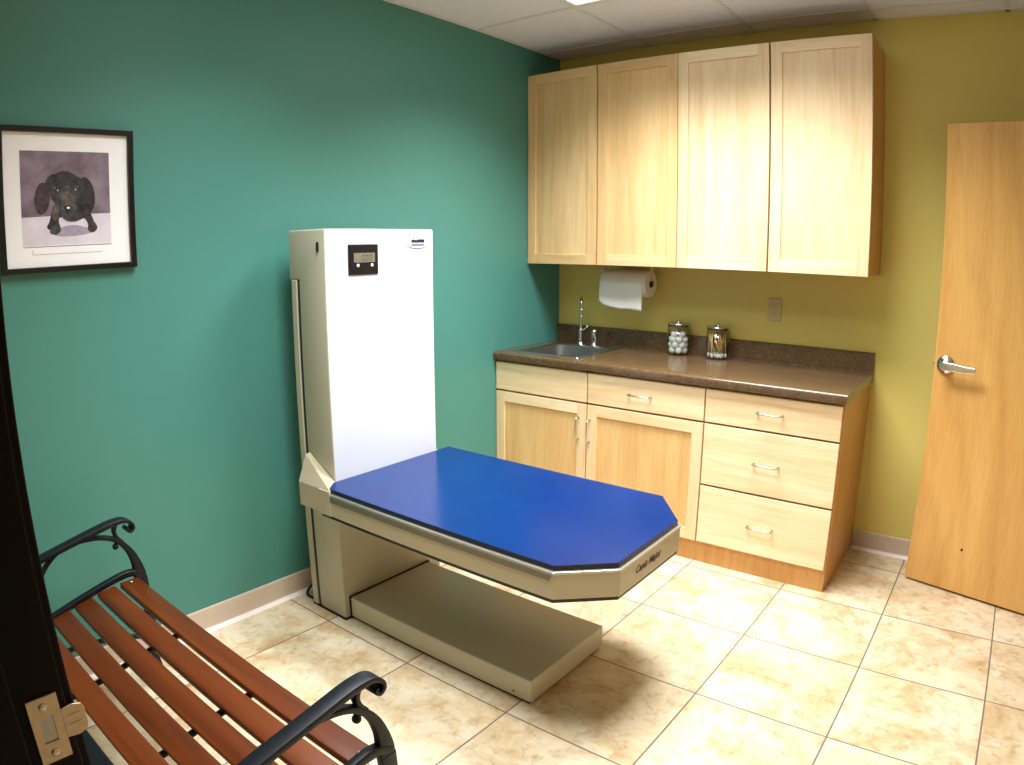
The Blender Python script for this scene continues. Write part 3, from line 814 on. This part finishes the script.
# low base platform
SY_0, SY_1 = -1.985, -1.530
bm = B(CX1 + .004, 1.268, SY_0, SY_1, .008, .098, .006, 3)
pf = obj('base_platform', bm, PLATM, et, smooth_angle=35)
bm = bmesh.new(); box(bm, CX1 + .001, CX1 + .010, SY_0 - .004, SY_1 + .004, .0, .102, .002); box(bm, CX1 + .01, 1.255, SY_0 + .006, SY_1 - .006, 0, .009)
obj('gasket', bm, RUBBER, pf, 'black rubber seal')
obj('screw', lathe(bmesh.new(), [(.004, 0), (.004, .0008), (.002, .0014)], (1.195, SY_0, .030), (0, -1, 0), 12), BLACKP, pf)
# power cord curling out behind the column
bm = tube(bmesh.new(), [(.080, -1.90, .14), (.055, -1.925, .065), (.042, -1.965, .030), (.050, -1.990, .0095), (.085, -1.995, .0065), (.12, -1.98, .0065), (.125, -1.90, .0065)], .0055, 10)
obj('power_cord', bm, RUBBER, et)

# ------------------------------------------------------------------ bench
bn = thing('bench', 'backless bench of reddish-brown wooden slats between black cast-iron arms', 'bench', (.85, -3.0, 0))
def seatz(y):
    P = [(-3.34, .372), (-3.20, .378), (-3.11, .392), (-3.02, .412), (-2.925, .432), (-2.85, .441), (-2.79, .4405), (-2.76, .432)]
    for (a, za), (b, zb) in zip(P, P[1:]):
        if a <= y <= b: return za + (zb - za) * (y - a) / (b - a)
    return .4
BX0, BX1 = .240, 1.457
for i, yc in enumerate((-2.831, -2.9125, -2.994, -3.0755, -3.157)):
    w = .0335; tmp = B(BX0, BX1, -w, w, -.011, .011, .004, 3)
    sl = math.atan2(seatz(yc + w) - seatz(yc - w), 2 * w)
    tmp.transform(Matrix.Translation((0, yc, seatz(yc) - .011)) @ Matrix.Rotation(sl, 4, 'X'))
    s = obj('slat', tmp, BENCHW, bn, smooth_angle=40)
    for x in (BX0 + .022, BX1 - .022) if i == 0 else ():
        obj('bolt', lathe(bmesh.new(), [(.0062, 0), (.006, .0015), (.003, .0032), (.0001, .0038)], (x, yc, seatz(yc) + .0002), (0, -math.sin(sl), math.cos(sl)), 14), NICKEL, s)
bm = ribbon(bmesh.new(), [(-3.219, .366), (-3.27, .358), (-3.32, .356)], BX1 - BX0 - .01, (BX0 + BX1) / 2, .02)
obj('rear_rail', bm, IRON, bn, 'black iron rear rail')
for x in (.64, 1.04):
    bm = ribbon(bmesh.new(), [(y, seatz(y) - .0285) for y in (-3.30, -3.2, -3.1, -3.0, -2.9, -2.81)], .022, x, .008)
    obj('seat_strap', bm, IRON, bn)
def arm_frame(x):
    bm = bmesh.new()
    # flat wide arm rail ending in a scroll
    ribbon(bm, [(-3.345, .520), (-3.25, .553), (-3.115, .590), (-2.915, .634), (-2.855, .645), (-2.815, .646), (-2.790, .632), (-2.786, .614), (-2.799, .605), (-2.809, .614), (-2.803, .621)],
           .040, x, [.016, .016, .016, .017, .016, .013, .010, .010, .009, .008, .006])
    # neck and tail blob under the rail
    ribbon(bm, [(-2.842, .642), (-2.850, .615), (-2.842, .590), (-2.830, .575)], .020, x, [.016, .011, .013, .014])
    b2 = bmesh.new(); ball(b2, Vector((x, -2.852, .563)), .0105, 14, 10); m_ = bpy.data.meshes.new('t'); b2.to_mesh(m_); b2.free(); bm.from_mesh(m_); bpy.data.meshes.remove(m_)
    ribbon(bm, [(-2.838, .583), (-2.848, .572), (-2.852, .563)], .016, x, [.012, .010, .010])
    # lower arc flowing into the front upright
    ribbon(bm, [(-3.03, .610), (-2.965, .615), (-2.90, .608), (-2.848, .585), (-2.812, .543), (-2.793, .495), (-2.786, .450), (-2.783, .40)], .022, x, [.008, .011, .013, .016, .022, .030, .042, .040])
    # front leg to the floor with flared foot
    ribbon(bm, [(-2.783, .43), (-2.778, .36), (-2.775, .25), (-2.785, .14), (-2.770, .05), (-2.752, .012), (-2.745, .006)], .024, x, [.042, .036, .028, .024, .022, .018, .012])
    box(bm, x - .018, x + .018, -2.785, -2.725, 0, .010, .003)
    # curved seat side rail
    ribbon(bm, [(-2.775, .440), (-2.805, .455), (-2.845, .457), (-2.925, .441), (-3.02, .416), (-3.11, .391), (-3.20, .378), (-3.33, .372)], .024, x, [.020, .022, .022, .020, .020, .020, .020, .020])
    # rear strut, rear leg
    ribbon(bm, [(-3.04, .602), (-3.075, .578), (-3.108, .540), (-3.14, .48), (-3.18, .42), (-3.20, .39)], .018, x, [.010, .012, .013, .014, .014, .014])
    ribbon(bm, [(-3.345, .522), (-3.335, .46), (-3.318, .38), (-3.310, .25), (-3.325, .12), (-3.360, .03), (-3.372, .006)], .024, x, [.018, .020, .026, .024, .022, .020, .014])
    box(bm, x - .018, x + .018, -3.390, -3.335, 0, .010, .003)
    # low cross curve between the legs
    ribbon(bm, [(-2.785, .20), (-2.88, .235), (-3.05, .262), (-3.22, .235), (-3.312, .20)], .016, x, .014)
    return obj('arm_frame', bm, IRON, bn, smooth_angle=50)
arm_frame(.230); arm_frame(1.468)

# ------------------------------------------------------------------ framed dog photograph
PY0, PY1, PZ0, PZ1 = -3.050, -2.589, 1.447, 1.914
pic = thing('framed_picture', 'black-framed photograph of a dark puppy hanging on the green wall', 'picture', (.001, (PY0 + PY1) / 2, (PZ0 + PZ1) / 2))
bm = bmesh.new(); fw = .0195
for a in ((PY0, PY0 + fw, PZ0, PZ1), (PY1 - fw, PY1, PZ0, PZ1), (PY0 + fw - .001, PY1 - fw + .001, PZ0, PZ0 + fw), (PY0 + fw - .001, PY1 - fw + .001, PZ1 - fw, PZ1)):
    box(bm, .001, .024, *a, .0018)
obj('frame', bm, FRAMEB, pic)
obj('mat_board', B(.003, .012, PY0 + .015, PY1 - .015, PZ0 + .015, PZ1 - .015), MATTE_W, pic)
qy0, qy1, qz0, qz1 = -2.975, -2.675, 1.531, 1.836
bm = bmesh.new(); X_ = .0122
def flat(pts, k, mi):
    x0 = X_ + .0002 * k
    prism(bm, pts, 'x', x0 - .0002, x0 + .0001, mi=mi)
def U(p): return (qy0 + (qy1 - qy0) * p[0], qz1 - (qz1 - qz0) * p[1])
def poly(pts, k, mi, n=5):
    c_ = catmull([(0, *U(p)) for p in pts + [pts[0]]], n)[:-1]
    flat([(p.y, p.z) for p in c_], k, mi)
def ell(cx, cy, rx, ry, k, mi, rot=0, n=28):
    pts = []
    for i in range(n):
        a = 2 * PI * i / n; x, y = rx * math.cos(a), ry * math.sin(a)
        pts.append(U((cx + x * math.cos(rot) - y * math.sin(rot), cy + x * math.sin(rot) + y * math.cos(rot))))
    flat(pts, k, mi)
flat([U((0, 0)), U((1, 0)), U((1, .66)), U((0, .695))], 1, 0)
flat([U((0, .69)), U((1, .655)), U((1, 1)), U((0, 1))], 1, 1)
flat([U((0, .993)), U((1, .985)), U((1, .993)), U((0, 1.0))], 2, 7)
poly([(.30, .86), (.45, .80), (.62, .79), (.80, .86), (.6, .90), (.4, .90)], 2, 6)
ell(.23, .50, .085, .17, 3, 4, .12)          # left ear (viewer)
ell(.72, .47, .105, .20, 3, 2, -.10)
poly([(.34, .60), (.30, .74), (.27, .80), (.31, .83), (.40, .80), (.42, .70), (.60, .74), (.70, .72), (.76, .84), (.83, .83), (.80, .74), (.74, .62), (.60, .50), (.42, .52)], 4, 2)
poly([(.33, .78), (.30, .86), (.37, .88), (.42, .84), (.40, .76)], 5, 3)
poly([(.74, .76), (.73, .84), (.79, .87), (.84, .82), (.80, .75)], 5, 4)
ell(.49, .40, .19, .19, 6, 2)                # skull
ell(.35, .36, .085, .12, 7, 2, .3); ell(.64, .38, .07, .12, 7, 2, -.3)
poly([(.40, .42), (.52, .36), (.60, .46), (.60, .60), (.55, .70), (.46, .70), (.38, .60)], 8, 3)
poly([(.44, .46), (.50, .42), (.57, .47), (.56, .60), (.50, .63), (.45, .60)], 9, 5)
poly([(.46, .585), (.53, .57), (.58, .60), (.55, .65), (.49, .65)], 10, 2)
ell(.515, .60, .018, .012, 11, 7)
ell(.40, .42, .026, .024, 9, 2); ell(.60, .41, .024, .022, 9, 2); ell(.405, .415, .007, .007, 10, 7); ell(.603, .405, .007, .007, 10, 7)
ell(.37, .385, .020, .010, 9, 5, -.4); ell(.62, .375, .020, .010, 9, 5, .4)
poly([(.36, .56), (.33, .66), (.36, .74), (.41, .68), (.40, .58)], 9, 5)
poly([(.40, .66), (.50, .74), (.62, .74), (.66, .69), (.58, .72), (.50, .70)], 9, 3)
pr = obj('print', bm, [P_BG, P_TB, P_FUR, P_FUR2, P_EAR, P_TAN, P_SH, MATTE_W], pic)
bm = bmesh.new()
def strip(y0, z0, y1, z1, w=.0012):
    prism(bm, [(y0, z0), (y1, z1), (y1, z1 + w), (y0, z0 + w)], 'x', .0119, .0126)
strip(-2.974, 1.529, -2.675, 1.529, .0016); strip(-2.945, 1.505, -2.710, 1.505, .0012)
prism(bm, [(-2.945, 1.505), (-2.9438, 1.505), (-2.9438, 1.521), (-2.945, 1.521)], 'x', .0119, .0126)
obj('caption_line', bm, INKG, pic, 'thin grey pencil line under the photo')

# ------------------------------------------------------------------ ceiling light fittings
def troffer(a, b, c, d, lab, power):
    x0, x1, y0, y1 = a + .006, b - .006, c + .006, d - .006
    t_ = thing('ceiling_light', lab, 'ceiling light', ((a + b) / 2, (c + d) / 2, HC), None)
    bm = bmesh.new(); w = .022
    for q in ((x0, x0 + w, y0, y1), (x1 - w, x1, y0, y1), (x0 + w, x1 - w, y0, y0 + w), (x0 + w, x1 - w, y1 - w, y1)):
        box(bm, *q, HC - .004, HC + .03, .001)
    box(bm, x0, x1, y0, y1, HC + .03, HC + .09)
    obj('housing', bm, TROFF, t_)
    obj('diffuser', B(x0 + w, x1 - w, y0 + w, y1 - w, HC + .004, HC + .010), DIFF, t_)
    ld = bpy.data.lights.new('lamp', 'AREA'); ld.shape = 'RECTANGLE'; ld.size = (x1 - x0) - .06; ld.size_y = (y1 - y0) - .06
    ld.energy = power; ld.color = (.965, .985, 1.0); ld.spread = math.radians(LSPREAD)
    lo = bpy.data.objects.new('lamp', ld); COL.objects.link(lo); lo.parent = t_; lo.location = (0, 0, .0015)
    return t_
LSPREAD = 120
troffer(*lights[0], 'lit fluorescent ceiling panel in front of the wall cabinets', 55)
troffer(*lights[1], 'lit fluorescent ceiling panel nearer the bench and the photographer', 36)

# ------------------------------------------------------------------ world (dim hall light beyond the doorways)
w = bpy.data.worlds.new('World'); SC.world = w; w.use_nodes = True
w.node_tree.nodes['Background'].inputs[0].default_value = (.55, .62, .75, 1); w.node_tree.nodes['Background'].inputs[1].default_value = .06

# ------------------------------------------------------------------ camera (wide lens with barrel distortion)
A_, B_ = 0.0014226863, -0.22764148e-9
yaw, pitch, roll = 0.6647005612, 0.1923993157, 0.000463
f = Vector((-math.sin(yaw) * math.cos(pitch), math.cos(yaw) * math.cos(pitch), -math.sin(pitch)))
r = Vector((math.cos(yaw), math.sin(yaw), 0)); u = r.cross(f)
r2 = math.cos(roll) * r + math.sin(roll) * u; u2 = -math.sin(roll) * r + math.cos(roll) * u
cd = bpy.data.cameras.new('Camera'); cam = bpy.data.objects.new('Camera', cd); COL.objects.link(cam)
cam.matrix_world = Matrix(((r2.x, u2.x, -f.x, 2.43547), (r2.y, u2.y, -f.y, -3.57746), (r2.z, u2.z, -f.z, 1.483386), (0, 0, 0, 1)))
cd.sensor_fit = 'HORIZONTAL'; cd.sensor_width = 36.0; cd.clip_start = .02; cd.clip_end = 50
K = 1024 / 36.0
cd.lens = 1.0 / (A_ * K)
cd.type = 'PANO'
cc = cd
cc.panorama_type = 'FISHEYE_LENS_POLYNOMIAL'
cc.fisheye_fov = PI
cc.fisheye_polynomial_k0 = 0.0
cc.fisheye_polynomial_k1 = -A_ * K
cc.fisheye_polynomial_k2 = 0.0
cc.fisheye_polynomial_k3 = -B_ * K ** 3
cc.fisheye_polynomial_k4 = 0.0
SC.camera = cam
SC.cycles.use_denoising = True
SC.cycles.max_bounces = 10
SC.cycles.diffuse_bounces = 5
SC.cycles.transparent_max_bounces = 12
SC.cycles.sample_clamp_indirect = 8.0
